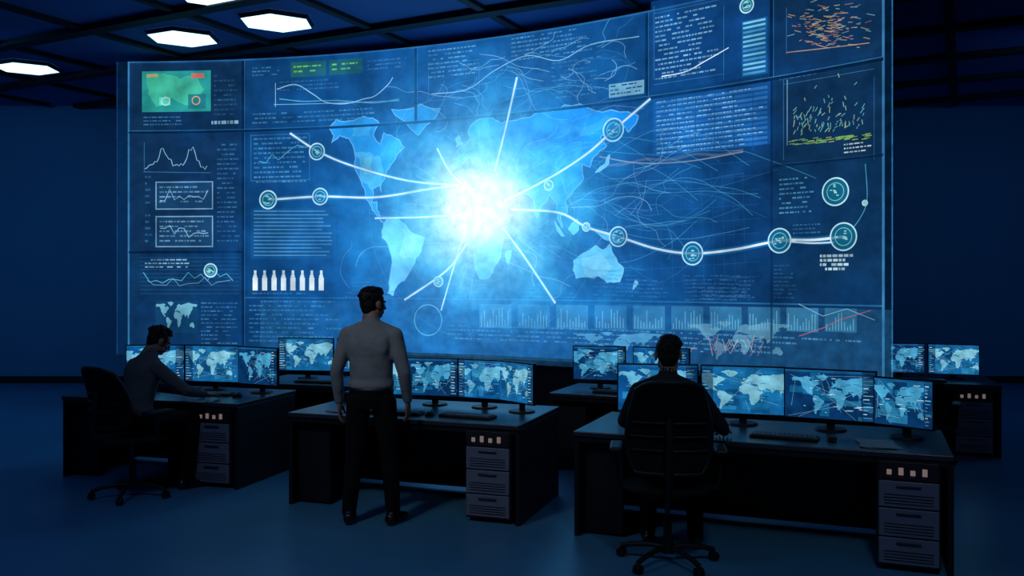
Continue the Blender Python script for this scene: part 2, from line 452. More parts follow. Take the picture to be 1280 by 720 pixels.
# --- thin contour / network scribbles
for k in range(90):
    x = random.gauss(640, 150); y = random.gauss(250, 70)
    pts = [(x, y)]; a = random.uniform(0, 2*pi)
    for j in range(random.randint(4, 9)):
        a += random.uniform(-.7, .7); x += cos(a)*random.uniform(10, 26); y += sin(a)*random.uniform(6, 16); pts.append((x, y))
    if all(320 < p[0] < 950 and 60 < p[1] < 425 for p in pts):
        line(pts, random.uniform(.5, 1.0), random.choice([PALE, CY1, DIM]), random.uniform(.2, .5), 5, True)
for k in range(24):
    x0 = random.uniform(650, 780); y0 = random.uniform(190, 300); pts = []
    w = random.uniform(120, 260); am = random.uniform(-50, 60)
    for j in range(9):
        t = j/8; pts.append((x0+w*t, y0+am*sin(pi*t)+random.uniform(-2, 2)))
    if pts[-1][0] < 1040: line(pts, .8, random.choice([DIM, CY1]), .3, 5, True)
for r in (60, 90, 125, 165):
    A.ring(G(606, 262), r*.0098, .006, CY1, .22, 5, 64)
for k in range(26):
    a = random.uniform(0, 2*pi); r0 = random.uniform(45, 70); r1 = r0+random.uniform(20, 70)
    line([(605+cos(a)*r0, 262+sin(a)*r0*.9), (605+cos(a)*r1, 262+sin(a)*r1*.9)], .7, S(120, 215, 245), .35, 5)

# --- main white links
K = S(225, 245, 255)
def wl(p, w=2.6, s=True, l=8):
    w *= .84
    line(p, w*2.6, S(40, 150, 210), .3, l-1, s); line(p, w, K, .95, l, s)
wl([(337, 250), (402, 246), (470, 247), (530, 238), (575, 231)], 3)
wl([(364, 167), (398, 189), (440, 207), (510, 226), (575, 232)], 2.6)
wl([(470, 273), (520, 272), (560, 270)], 2.2)
wl([(648, 97), (634, 160), (620, 215)], 3, False)
wl([(548, 186), (562, 212), (580, 232)], 2)
wl([(632, 252), (690, 222), (735, 193), (769, 163), (815, 124)], 3)
wl([(640, 262), (700, 266), (735, 284), (775, 296), (822, 311), (868, 317), (920, 312), (977, 301), (1020, 300), (1057, 296)], 3)
wl([(977, 301), (1015, 304), (1045, 303)], 2)
wl([(630, 285), (655, 318), (696, 379)], 2.8)
wl([(585, 305), (560, 338), (507, 375)], 2.6)
wl([(583, 292), (570, 330), (553, 388)], 1.8)
line([(1057, 296), (1075, 275), (1085, 250), (1083, 205)], 1, CY1, .7, 4, True)
line([(769, 163), (740, 190), (716, 205)], 1.2, PALE, .8, 4)
def node(x, y, r):
    c = G(x, y); k = sc(x)
    A.disc(c, r*k, S(20, 96, 122), .85, 9); A.ring(c, r*k, 1.8*k, S(185, 228, 238), 1, 10)
    A.ring(c, r*.64*k, 1.0*k, S(110, 200, 210), .9, 10)
    for i in range(9):
        a = random.uniform(0, 2*pi); q = random.uniform(0, .5)*r*k
        A.rect(c[0]+cos(a)*q-1.6*k, c[1]+sin(a)*q-.7*k, c[0]+cos(a)*q+1.6*k, c[1]+sin(a)*q+.7*k, S(150, 220, 215), .9, 11)
for n in ((398, 190, 11), (337, 250, 12), (402, 246, 11), (769, 163, 15), (775, 296, 13), (868, 317, 15), (977, 301, 16), (1047, 240, 18), (1057, 296, 18), (265, 338, 9), (735, 284, 6), (550, 352, 7), (1084, 254, 4), (688, 232, 7)):
    node(*n)

# --- column 1 cells
rect(178, 89, 264, 140, S(40, 150, 140), 1, 2)
A.shape([G(*p) for p in ((184, 96), (205, 92), (225, 99), (246, 94), (256, 112), (240, 132), (214, 122), (196, 134), (186, 118))], S(70, 190, 150), .8, 3, rough=.15)
rect(240, 92, 256, 98, S(220, 110, 70), .9, 4); rect(200, 122, 214, 132, S(90, 230, 220), .9, 4); rect(236, 118, 258, 136, S(30, 110, 120), .9, 4)
rect(184, 93, 198, 97, S(200, 170, 90), .8, 4)
A.ring(G(208, 127), .06, .012, S(220, 240, 190), 1, 5); A.ring(G(246, 126), .06, .012, S(220, 160, 90), 1, 5)
text(180, 146, 232, 160, 4.5, DIM, .9); text(265, 151, 302, 161, 6, PALE, 1, fh=.7)
text(268, 94, 300, 146, 6, S(50, 100, 130), .6)
pts = []; x = 182
while x < 262:
    pts.append((x, 213-22*math.exp(-((x-205)/9)**2)-24*math.exp(-((x-240)/8)**2)-random.uniform(0, 7))); x += 2.5
line(pts, 1.0, PALE, .8, 4); line([(180, 215), (264, 216)], 1, DIM, .8)
line([(181, 178), (181, 215)], .8, DIM, .7)
for (y0, y1) in ((227, 262), (270, 309)):
    rect(195, y0, 267, y1, S(24, 62, 96), .8, 2); outl(195, y0, 267, y1, 1.4, S(120, 165, 195), 1)
    line([(201+6*i, (y0+y1)/2+random.uniform(-8, 8)) for i in range(11)], 1, PALE, .8, 4)
    text(200, y0+6, 262, y1-3, 6, S(110, 160, 190), .8)
text(272, 180, 301, 306, 6, DIM, .7); text(182, 220, 192, 306, 8, DIM, .6)
for i in range(10): line([(175, 322+i*5), (300, 322+i*5)], .6, S(50, 110, 150), .5, 2)
line([(180+8*i, 345+random.uniform(-9, 9)) for i in range(15)], 1, CY1, .8, 4)
line([(185+8*i, 352+random.uniform(-6, 6)) for i in range(14)], .8, PALE, .5, 4)
text(182, 324, 240, 338, 4.5, PALE, .8)
def minimap(x0, y0, x1, y1, c, bg, a=.9):
    if bg: rect(x0, y0, x1, y1, bg, .8, 2)
    for p in LAND[:6]:
        A.shape([G(x0+(x1-x0)*(q[0]+170)/350, y1-(y1-y0)*(q[1]+60)/145) for q in p], c, a, 4)
minimap(195, 376, 248, 416, S(110, 180, 200), S(14, 60, 95))
text(252, 378, 300, 430, 5, DIM, .8)

# --- column 2
for (a0, b0, a1, b1) in ((364, 77, 408, 96), (412, 74, 454, 93)):
    rect(a0, b0, a1, b1, S(30, 90, 62), .9, 2); text(a0+4, b0+5, a1-3, b1-3, 6, S(110, 205, 90), 1, 4)
text(316, 84, 352, 98, 4.5, DIM, .9); text(460, 74, 512, 90, 5, DIM, .8)
line([(345, 104), (345, 134)], .8, PALE, .8); line([(343, 131), (500, 126)], .8, PALE, .7)
line([(347, 112), (370, 106), (392, 118), (408, 128), (432, 130), (456, 124), (470, 120), (486, 106), (492, 97)], 1.2, PALE, .9, 4, True)
line([(350, 124), (380, 127), (410, 126), (440, 127), (470, 129), (500, 124)], 1, CY1, .8, 4, True)
text(350, 100, 440, 112, 5, DIM, .7); text(316, 138, 512, 156, 5.5, S(80, 150, 190), .6)
text(318, 172, 388, 232, 6, S(90, 160, 200), .6); outl(314, 168, 388, 226, .8, DIM, .7)
line([(325+8*i, 205-3*i+random.uniform(-7, 7)) for i in range(8)], 1, CY1, .8, 4)
rect(314, 260, 420, 324, S(20, 84, 136), .4, 1)
for i in range(13): line([(318, 264+i*4.6), (random.uniform(398, 416), 264+i*4.6)], 1.3, S(100, 165, 195), .6, 3)
for i in range(8):
    x = 320+i*11.8
    rect(x-3.2, 347, x+3.2, 363, S(225, 240, 240), 1, 5); rect(x-1.6, 338, x+1.6, 347, S(205, 228, 232), 1, 5)
    rect(x-2.4, 344, x+2.4, 348, S(215, 235, 238), 1, 6)
text(316, 366, 410, 372, 5, DIM, .8)
text(312, 376, 430, 432, 5.5, S(70, 140, 180), .6)
# --- column 3
text(536, 60, 600, 98, 5.5, S(110, 190, 225), .6); text(640, 40, 750, 70, 5.5, S(110, 180, 215), .6)
text(690, 74, 760, 120, 5.5, DIM, .8)
for k in range(34):
    x = random.uniform(540, 780); y = 120-(x-530)*.12+random.uniform(-40, 20); pts = [(x, y)]; a = random.uniform(-.5, .5)
    for j in range(6):
        a += random.uniform(-.8, .8); x += 9*cos(a); y += 7*sin(a); pts.append((x, y))
    if pts[-1][0] < 804: line(pts, .8, random.choice([PALE, CY1, DIM]), .5, 4, True)
line([(540, 118), (585, 112), (620, 88), (660, 70), (700, 76), (740, 56), (800, 46)], 1.2, PALE, .8, 4, True)
rect(762, 103, 806, 120, S(130, 190, 210), .9, 3); text(764, 105, 805, 119, 5, S(20, 70, 100), 1, 4)
outl(536, 78, 600, 124, .8, DIM, .8)
# --- column 4
text(820, 14, 900, 100, 6, S(130, 190, 220), .85); outl(818, 8, 906, 100, .8, DIM, .8)
line([(828, 96), (858, 90), (884, 76), (912, 60)], 1.2, WH, .9, 4, True)
rect(928, 24, 960, 94, S(24, 90, 150), .8, 2)
for i in range(12): rect(930, 26+i*5.8, 958, 28.6+i*5.8, random.choice([S(120, 200, 220), S(70, 150, 190)]), .9, 4)
node(936, 8, 10)
for i in range(12):
    y = 118+i*6; rect(820, y, 960, y+3.4, S(40, 110, 180) if i % 2 else S(60, 130, 190), .55, 2)
    text(822, y, 958, y+5, 5, S(140, 200, 235), .8, 4)
for i in range(5): rect(846+i*24, 116, 847+i*24, 188, S(20, 60, 110), 1, 5)
# --- column 5 scatter plots
OR = [S(205, 160, 100), S(200, 175, 120), S(130, 190, 190), S(170, 115, 80)]
for k in range(150):
    x = random.gauss(1035, 22); y = random.gauss(34, 15)
    if 985 < x < 1085 and y < 64:
        a = random.uniform(-.6, .4); w = random.uniform(4, 16)
        line([(x, y), (x+w*cos(a)*.7, y+w*sin(a)*.5)], .9, random.choice(OR), .7, 5)
line([(984, 66), (1088, 54)], 1, S(200, 160, 110), .8); line([(984, 10), (984, 68)], .8, DIM, .8)
for k in range(90):
    x = random.uniform(992, 1080); y = 172-abs(random.gauss(0, 20))-(x-990)*.12
    line([(x, y), (x+random.uniform(-2, 5), y-random.uniform(2, 8))], 1.0, random.choice([S(140, 205, 170), S(110, 190, 190), S(185, 195, 140)]), .75, 5)
for k in range(60):
    x = random.uniform(985, 1085); y = 180-(x-985)*.09+random.uniform(-4, 3)
    line([(x, y), (x+7, y-1)], 1.1, random.choice([S(160, 185, 70), S(110, 165, 70)]), .8, 5)
text(1056, 178, 1094, 192, 5, S(200, 225, 235), .9); line([(985, 100), (985, 182)], .8, PALE, .7); outl(980, 96, 1094, 200, .7, DIM, .7)
text(975, 90, 1030, 98, 4.5, DIM, .8)
# --- right body
text(975, 222, 1024, 270, 6, S(80, 150, 190), .8); text(1026, 318, 1068, 338, 5.5, S(190, 225, 235), .9, fh=.6)
text(992, 280, 1030, 292, 5, DIM, .8)
line([(760+10*i, 206-1.0*i+2*sin(i)) for i in range(18)], 3, S(150, 150, 140), .22, 3, True)
line([(750, 196), (800, 204), (860, 202), (930, 190)], 1.4, S(190, 190, 170), .45, 4, True)
for i in range(9):
    y = 215+i*18; A.line([G(740, y), G(950, y-14)], .004, S(40, 100, 160), .5, 2)
for k in range(14):
    line([(760+13*k, 215), (764+13*k, 360)], .6, S(30, 90, 150), .4, 2)
# --- bottom band
for i in range(10):
    x0 = 600+i*48
    if x0+42 < 1100:
        yy = 380+(x0-600)*.012
        rect(x0, yy, x0+40, yy+30, S(70, 150, 190), .35 if i % 2 else .5, 3)
        for q in range(10): line([(x0+3+q*3.7, yy+28), (x0+3+q*3.7, yy+26-random.uniform(2, 22))], 1.2, S(130, 200, 220), .6, 5)
text(560, 414, 1090, 440, 6, S(90, 160, 200), .6)
minimap(720, 414, 830, 446, S(90, 170, 210), None, .7); minimap(860, 400, 990, 452, S(120, 180, 200), None, .5)
for k in range(36):
    x = random.uniform(860, 960); line([(x, random.uniform(418, 445)), (x+random.uniform(3, 9), random.uniform(418, 445))], .9, random.choice([S(200, 170, 140), S(180, 205, 210), S(170, 110, 100)]), .6, 5)
line([(1000, 420), (1030, 410), (1050, 400), (1090, 388)], 1.2, S(190, 90, 90), .7, 5); line([(1000, 380), (1030, 395), (1060, 386), (1095, 400)], 1, PALE, .7, 5)
A.ring(G(536, 400), .2, .014, S(110, 200, 225), .7, 4)
for k in range(24):
    x = random.uniform(420, 1050); text(x, random.uniform(330, 372), x+30, 376, 5, DIM, .4)

vw = empty('video_wall')
base.obj('display_surface', M['walldisp'], vw)
A.obj('display_graphics', M['walldisp'], vw)
cab = B()
def arcbox(b, u0, u1, r0, r1, z0, z1, mat, n=40):
    vs = []
    for i in range(n+1):
        u = u0+(u1-u0)*i/n
        for (o, z) in ((r0, z0), (r1, z0), (r1, z1), (r0, z1)): vs.append(W(u, z, o))
    fs = []
    for i in range(n):
        for k in range(4):
            fs.append([i*4+k, i*4+(k+1) % 4, i*4+4+(k+1) % 4, i*4+4+k])
    fs.append([0, 1, 2, 3]); fs.append([n*4+3, n*4+2, n*4+1, n*4])
    b.add(vs, fs, mat)
arcbox(cab, U0-.01, U1+.01, -.10, -.01, HB-.04, HT+.01, 'black')
arcbox(cab, U0+.02, U1-.02, -.30, -.05, 0, HB-.04, 'black')
arcbox(cab, U0, U1, -.05, .03, HB-.07, HB-.01, 'chrome')
for i in range(14):
    u = U0+(U1-U0)*(i+.5)/14
    arcbox(cab, u-.3, u+.3, -.05, -.04, .12, HB-.14, 'desk', 3)
cab.obj('cabinet', parent=vw)
# translucent hologram sheet before the display; hub bloom and haze painted into its colour
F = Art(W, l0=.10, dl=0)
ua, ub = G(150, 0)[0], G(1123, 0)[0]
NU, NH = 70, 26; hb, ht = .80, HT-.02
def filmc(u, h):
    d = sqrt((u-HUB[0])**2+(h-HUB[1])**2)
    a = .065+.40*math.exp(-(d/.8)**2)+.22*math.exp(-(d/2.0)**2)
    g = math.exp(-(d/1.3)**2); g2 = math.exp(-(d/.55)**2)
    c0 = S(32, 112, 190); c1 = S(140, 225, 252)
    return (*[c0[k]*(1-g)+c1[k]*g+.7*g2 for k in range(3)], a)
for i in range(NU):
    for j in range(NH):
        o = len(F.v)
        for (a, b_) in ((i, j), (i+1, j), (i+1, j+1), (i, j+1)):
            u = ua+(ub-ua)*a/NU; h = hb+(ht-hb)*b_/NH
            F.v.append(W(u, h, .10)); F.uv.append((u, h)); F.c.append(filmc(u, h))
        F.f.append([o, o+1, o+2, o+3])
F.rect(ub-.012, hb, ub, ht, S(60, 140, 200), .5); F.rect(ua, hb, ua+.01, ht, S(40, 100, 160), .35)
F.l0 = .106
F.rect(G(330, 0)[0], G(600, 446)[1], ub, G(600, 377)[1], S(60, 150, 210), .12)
F.obj('hologram_haze_film', M['screen'], vw)

# ------------------------------------------------------------------ furniture
DH = 0.74
def desk(name, fl, fr, D, ped=True):
    fl = Vector(fl); fr = Vector(fr); d = fr-fl; L = d.length; a = atan2(d.y, d.x)
    b = B()
    b.b2(0, L, 0, D, DH-.035, DH, 'desktop', .006)
    b.b2(.02, L-.02, .015, .03, DH-.075, DH-.035, 'desk', .003)
    b.b2(0, .035, .02, D-.02, 0, DH-.035, 'desk'); b.b2(L-.035, L, .02, D-.02, 0, DH-.035, 'desk')
    b.b2(.035, L-.035, D-.14, D-.11, .03, DH-.035, 'desk')
    b.b2(.035, .33, .10, .13, .02, DH-.035, 'desk')
    b.b2(.3, L-.5, D-.34, D-.16, DH-.14, DH-.12, 'black')
    b.cyl((.45*L, D-.1, DH-.002), (.45*L, D-.1, DH+.004), .03, .03, 'black')
    if ped:
        x1 = L-.07; x0 = x1-.36
        b.b2(x0, x1, .03, .62, .03, DH-.045, 'peddark', .006)
        b.b2(x0+.01, x1-.01, .014, .03, .57, DH-.06, 'peddark', .003)
        for i in range(4):
            xx = x0+.055+i*.067
            b.b2(xx, xx+.028, .006, .014, .60, .645 if i % 2 else .632, 'pedlight', .002)
            b.b2(xx, xx+.028, .008, .014, .583, .590, 'chrome', .001)
        for z0, z1 in ((.40, .56), (.22, .39), (.05, .21)):
            b.b2(x0+.01, x1-.01, .012, .03, z0, z1, 'ped', .004)
            b.b2(x0+.11, x1-.11, .0, .012, z1-.035, z1-.02, 'chrome', .003)
            for q in range(4): b.b2(x0+.04, x1-.04, .010, .0125, z0+.02+q*.018, z0+.026+q*.018, 'peddark', 0)
        for cx in (x0+.04, x1-.04):
            for cy in (.08, .56): b.cyl((cx-.012, cy, .018), (cx+.012, cy, .018), .018, .018, 'black', 12)
    b.obj(name, (fl.x, fl.y, 0), a)
    e1 = d.normalized(); e2 = Vector((-e1.y, e1.x))
    return fl, e1, e2, a, L
def at(dk, u, v): p = dk[0]+dk[1]*u+dk[2]*v; return p.x, p.y

def monitor(dk, u, v, yaw, w, hgt, style=0, z=DH, lift=.075):
    x, y = at(dk, u, v); rz = dk[3]+radians(yaw)
    e = empty('computer_monitor', (x, y, z), rz)
    b = B(); z0 = lift; z1 = lift+hgt
    b.b2(-w/2, w/2, -.012, .018, z0, z1, 'black', .005)
    b.b2(-w*.32, w*.32, .015, .045, z0+hgt*.2, z1-hgt*.15, 'black', .012)
    b.box((0, .055, (z0+hgt*.5)/2+.005), (.055, .02, z0+hgt*.5), 'black', .005)
    b.cyl((0, .05, .002), (0, .05, .014), .11, .10, 'black', 24)
    b.obj('housing', parent=e)
    s = Art(lambda uu, hh, o: (uu, -.0135-o, hh), 9, .0, .0006)
    W2 = w/2-.010; a0 = z0+.012; a1 = z1-.010; HH = a1-a0
    bg = [S(12, 80, 142), S(18, 96, 152), S(8, 52, 98)][style % 3]
    s.rect(-W2, a0, W2, a1, bg, 1, 0)
    for q in range(16):
        uu = random.uniform(-W2, W2*.7); hh = random.uniform(a0, a1-.08)
        s.rect(uu, hh, min(W2, uu+random.uniform(.04, .16)), min(a1, hh+random.uniform(.02, .1)), random.choice([S(26, 124, 178), S(6, 42, 84), S(50, 150, 195)]), .45, 1)
    lc = [S(104, 186, 218), S(132, 200, 220), S(74, 164, 206)][style % 3]
    k = random.choice([1.0, 1.15, 1.5]); ox = random.uniform(-.06, .06)*w
    for p in LAND:
        s.shape([(max(-W2, min(W2, ox+(q[0]-5)/175*W2*k)), a0+HH*(.05+.88*(q[1]+58)/142)) for q in p], lc, .82, 2, maxe=9, rough=.16)
    for q in range(40):
        uu = random.uniform(-W2*.9, W2*.8); hh = random.uniform(a0+.1*HH, a1-.1*HH); ww = random.uniform(.01, .05)
        s.rect(uu, hh, min(W2, uu+ww), hh+.004, random.choice([S(200, 230, 238), S(24, 92, 144), S(10, 56, 100), S(80, 190, 215)]), .9, 3)
    for q in range(10):
        s.line([(random.uniform(-W2, W2), random.uniform(a0, a1)), (random.uniform(-W2, W2), random.uniform(a0, a1))], .0018, S(150, 210, 235), .55, 3)
    sx = -W2 if style % 2 else W2*.72
    s.rect(sx, a0, sx+W2*.28, a1, S(10, 44, 82), .75, 4)
    for q in range(12): s.rect(sx+.008, a0+HH*(.06+q*.075), sx+W2*random.uniform(.1, .24), a0+HH*(.06+q*.075)+.006, random.choice([S(100, 180, 210), S(170, 208, 220), S(60, 130, 180)]), 1, 5)
    s.rect(-W2, a1-.016, W2, a1, S(22, 92, 142), .8, 4)
    s.obj('display', M['screen'], e)

def keyboard(dk, u, v, yaw=0, z=DH):
    x, y = at(dk, u, v); b = B(); b.b2(-.22, .22, -.07, .07, 0, .018, 'black', .005)
    for r in range(5):
        for i in range(14):
            if r == 0 and 4 <= i <= 8:
                if i == 4: b.b2(-.083, .065, -.058, -.038, .017, .025, 'keys', .002)
                continue
            xx = -.205+i*.0295; yy = -.058+r*.024
            b.b2(xx, xx+.025, yy, yy+.02, .017, .025, 'keys', .0)
    b.obj('keyboard', (x, y, z+.001), dk[3]+radians(yaw))
def mouse(dk, u, v, z=DH):
    x, y = at(dk, u, v); b = B(); b.ell((0, 0, .018), (.031, .052, .0175), 'black'); b.b2(-.028, .028, -.045, .045, 0, .012, 'black', .006)
    b.cyl((-.004, .025, .033), (.004, .025, .033), .007, .007, 'keys', 10)
    b.obj('computer_mouse', (x, y, z+.001), dk[3])
def papers(dk, u, v, yaw=10):
    x, y = at(dk, u, v); b = B()
    for i in range(4): b.box((random.uniform(-.01, .01), random.uniform(-.01, .01), .001+.002*i), (.21, .297, .0015), 'paper', 0, (0, 0, random.uniform(-.15, .15)))
    b.obj('paper_stack', (x, y, DH+.001), dk[3]+radians(yaw))
def phone(dk, u, v):
    x, y = at(dk, u, v); b = B()
    b.box((0, 0, .037), (.18, .2, .035), 'black', .01, (radians(10), 0, 0)); b.b2(-.085, -.04, -.09, .09, .057, .082, 'black', .012)
    b.ell((-.062, .08, .067), (.026, .03, .022), 'black'); b.ell((-.062, -.08, .062), (.026, .03, .022), 'black')
    b.b2(-.08, .08, -.08, .08, 0, .03, 'black', .004)
    for i in range(3):
        for j in range(4): b.box((.0+i*.026, -.06+j*.024, .057+j*.004), (.017, .015, .008), 'keys', .001, (radians(10), 0, 0))
    b.obj('desk_phone', (x, y, DH+.001), dk[3])

dA = desk('office_desk', (0.43, 6.22), (2.66, 5.33), 1.0)
dB = desk('office_desk', (-1.80, 7.10), (0.05, 6.45), 1.05)
dC = desk('office_desk', (-4.12, 8.10), (-2.36, 7.58), 1.0)
for i, (u, v, yw, w) in enumerate(((.46, .62, 14, .60), (1.07, .70, 4, .60), (1.67, .66, -6, .62))): monitor(dA, u, v, yw, w, .36, i)
monitor(dA, 2.14, .52, -24, .40, .33, 2)
for i, (u, v, yw, w) in enumerate(((.48, .68, 12, .46), (.94, .74, 4, .46), (1.39, .72, -6, .44), (1.74, .60, -30, .42))): monitor(dB, u, v, yw, w, .33, i+1)
for i, (u, v, yw, w) in enumerate(((.50, .66, 20, .56), (1.07, .76, 2, .60), (1.62, .68, -12, .50))): monitor(dC, u, v, yw, w, .36, i)
keyboard(dA, 1.40, .26, -4); keyboard(dA, .78, .42, 4); mouse(dA, 1.70, .27); papers(dA, 1.98, .24)
keyboard(dB, .86, .22, 3); keyboard(dB, 1.46, .24, -5); mouse(dB, 1.15, .22); papers(dB, .4, .26, -12); phone(dB, .16, .82)
keyboard(dC, 1.27, .46, 0); mouse(dC, 1.58, .40); papers(dC, .30, .3); phone(dC, .15, .84)
dD = desk('office_desk', (-2.75, 9.15), (-1.15, 8.70), .85, False)
dE = desk('office_desk', (0.35, 8.35), (1.75, 7.75), .85, False)
dF = desk('office_desk', (3.78, 9.30), (4.92, 8.90), .9, True)
monitor(dD, .42, .5, 8, .62, .36, 1, lift=.08); monitor(dD, 1.05, .5, -6, .56, .36, 0, lift=.08)
monitor(dE, .35, .45, 8, .52, .34, 2, lift=.08); monitor(dE, .95, .5, -4, .56, .34, 0, lift=.08)
monitor(dF, .30, .40, 10, .5, .33, 2, lift=.05); monitor(dF, .82, .42, -4, .5, .33, 1, lift=.05)
keyboard(dF, .5, .16); keyboard(dD, .7, .2); keyboard(dE, .6, .2)

def chair(loc, rz, top=1.14, seat=.49):
    b = B()
    for i in range(5):
        a = 2*pi*i/5+.3; dx, dy = cos(a), sin(a)
        b.tube([(0, 0, .10), (dx*.12, dy*.12, .105), (dx*.24, dy*.24, .09), (dx*.31, dy*.31, .07)], .017, 'black')
        for sgn in (-1, 1):
            o = .014*sgn; cx = dx*.31-dy*o; cy = dy*.31+dx*o
            b.cyl((cx-dy*.008, cy+dx*.008, .03), (cx+dy*.008, cy-dx*.008, .03), .03, .03, 'black', 14)
        b.cyl((dx*.31, dy*.31, .03), (dx*.31, dy*.31, .075), .008, .008, 'chrome', 8)
    b.cyl((0, 0, .07), (0, 0, .14), .045, .04, 'black'); b.cyl((0, 0, .12), (0, 0, .30), .027, .027, 'black'); b.cyl((0, 0, .28), (0, 0, seat-.06), .016, .016, 'chrome')
    b.box((0, -.02, seat-.065), (.24, .28, .04), 'black', .012)
    n = 14; vs = []; fs = []
    for top_ in (1, 0):
        for i in range(n+1):
            for j in range(n+1):
                x = -1+2*i/n; y = -1+2*j/n
                px = x*sqrt(1-y*y/2.6)*.29; py = y*sqrt(1-x*x/2.6)*.285
                e = max(abs(x), abs(y))**6
                z = (seat-.005-.025*e-(.03*max(0, y)**3)) if top_ else (seat-.05+.015*e-(.02*max(0, y)**3))
                vs.append((px, py, z))
    N1 = (n+1)**2
    for i in range(n):
        for j in range(n):
            a = i*(n+1)+j; fs.append([a, a+n+1, a+n+2, a+1]); fs.append([N1+a, N1+a+1, N1+a+n+2, N1+a+n+1])
    for i in range(n):
        for (a, c) in ((i, i+1), ((n*(n+1))+i+1, (n*(n+1))+i)): fs.append([a, c, N1+c, N1+a])
        for (a, c) in (((i+1)*(n+1), i*(n+1)), (i*(n+1)+n, (i+1)*(n+1)+n)): fs.append([a, c, N1+c, N1+a])
    b.add(vs, fs, 'fabric', True)
    z0 = seat+.09; hh = top-z0; ny, nx = 14, 14; vs = []; fs = []
    def bp(x, t, o):
        w = (.20+.055*sin(pi*min(1, t*1.15)**.8))*(1 if t < .85 else sqrt(max(0, 1-((t-.85)/.15)**2*.35)))
        z = z0+hh*t-(.03*abs(x)**3 if t > .9 else 0)
        return (x*w, -.27-.09*t*t+.03*sin(pi*t*1.3)+.055*x*x-o, z)
    for o in (0, .022):
        for j in range(ny+1):
            for i in range(nx+1): vs.append(bp(-1+2*i/nx, j/ny, o))
    NN = (nx+1)*(ny+1)
    for j in range(ny):
        for i in range(nx):
            a = j*(nx+1)+i; fs.append([a, a+1, a+nx+2, a+nx+1]); fs.append([NN+a, NN+a+nx+1, NN+a+nx+2, NN+a+1])
    b.add(vs, fs, 'fabric', True)
    rim = [bp(-1+2*i/10, 0, .011) for i in range(11)]+[bp(1, j/10, .011) for j in range(1, 11)]+[bp(1-2*i/10, 1, .011) for i in range(1, 11)]+[bp(-1, 1-j/10, .011) for j in range(1, 10)]
    b.tube(rim, .016, 'black', 8, True)
    for t in (.25, .4, .55): b.tube([bp(-.92+1.84*i/8, t, .03) for i in range(9)], .009, 'black', 6)
    b.tube([(0, -.08, seat-.06), (0, -.24, seat-.06), (0, -.34, seat+.04), (0, -.345, z0+hh*.3), bp(0, .6, .035)], .024, 'black', 10)
    for sx in (-1, 1):
        b.tube([(sx*.17, 0, seat-.055), (sx*.30, 0, seat-.05), (sx*.325, -.01, seat+.02), (sx*.325, -.02, seat+.19)], .016, 'black', 8)
        b.box((sx*.325, .0, seat+.205), (.08, .27, .03), 'black', .013)
    return b.obj('office_chair', loc, rz)

# ------------------------------------------------------------------ people
class Blob:
    def __init__(s): s.v = []; s.f = []; s.lab = []
    def add(s, vf, lab):
        o = len(s.v); s.v += [Vector(v) for v in vf[0]]; s.lab += [lab]*len(vf[0])
        s.f += [[a+o for a in f] for f in vf[1]]
    def ell(s, c, r, lab, rot=None, nu=20, nv=14): s.add(sphere(c, r, rot, nu, nv), lab)
    def loft(s, rings, lab, n=24):
        vs = []; fs = []
        for (c, ax, ay) in rings:
            c = Vector(c); ax = Vector(ax); ay = Vector(ay)
            for i in range(n):
                t = 2*pi*i/n; vs.append(c+ax*cos(t)+ay*sin(t))
        for k in range(len(rings)-1):
            for i in range(n):
                fs.append([k*n+i, k*n+(i+1) % n, (k+1)*n+(i+1) % n, (k+1)*n+i])
        fs.append(list(range(n))[::-1]); fs.append([(len(rings)-1)*n+i for i in range(n)])
        s.add((vs, fs), lab)
    def limb(s, pts, rad, lab, caps=True):
        pts = [Vector(p) for p in pts]
        for i in range(len(pts)-1):
            d = (pts[i+1]-pts[i]); L = d.length; d.normalize(); a = d.orthogonal().normalized(); b = d.cross(a)
            k = max(2, int(L/.03)); rings = []
            for j in range(k+1):
                t = j/k; r = rad[i]+(rad[i+1]-rad[i])*t; rings.append((pts[i]+d*L*t, a*r, b*r))
            s.loft(rings, lab, 16)
        for p, r in zip(pts, rad): s.ell(p, r, lab, None, 14, 10)
    def build(s, name, vox, mats, parent, smooth=3, mat4=None):
        me = bpy.data.meshes.new('tmp'); me.from_pydata([tuple(v) for v in s.v], [], s.f)
        bm = bmesh.new(); bm.from_mesh(me); bmesh.ops.recalc_face_normals(bm, faces=bm.faces); bm.to_mesh(me); bm.free()
        o = bpy.data.objects.new('tmp', me); scene.collection.objects.link(o)
        r = o.modifiers.new('r', 'REMESH'); r.mode = 'VOXEL'; r.voxel_size = vox
        sm = o.modifiers.new('s', 'SMOOTH'); sm.factor = .5; sm.iterations = smooth
        dg = bpy.context.evaluated_depsgraph_get(); nm = bpy.data.meshes.new_from_object(o.evaluated_get(dg))
        bpy.data.objects.remove(o)
        nm.name = name; nm.materials.clear()
        for m in mats: nm.materials.append(M[m])
        if len(mats) > 1:
            kd = kdtree.KDTree(len(s.v))
            for i, v in enumerate(s.v): kd.insert(v, i)
            kd.balance()
            for p in nm.polygons: p.material_index = s.lab[kd.find(p.center)[1]]
        for p in nm.polygons: p.use_smooth = True
        if mat4 is not None: nm.transform(mat4)
        ob = bpy.data.objects.new(name, nm); return link(ob, parent)

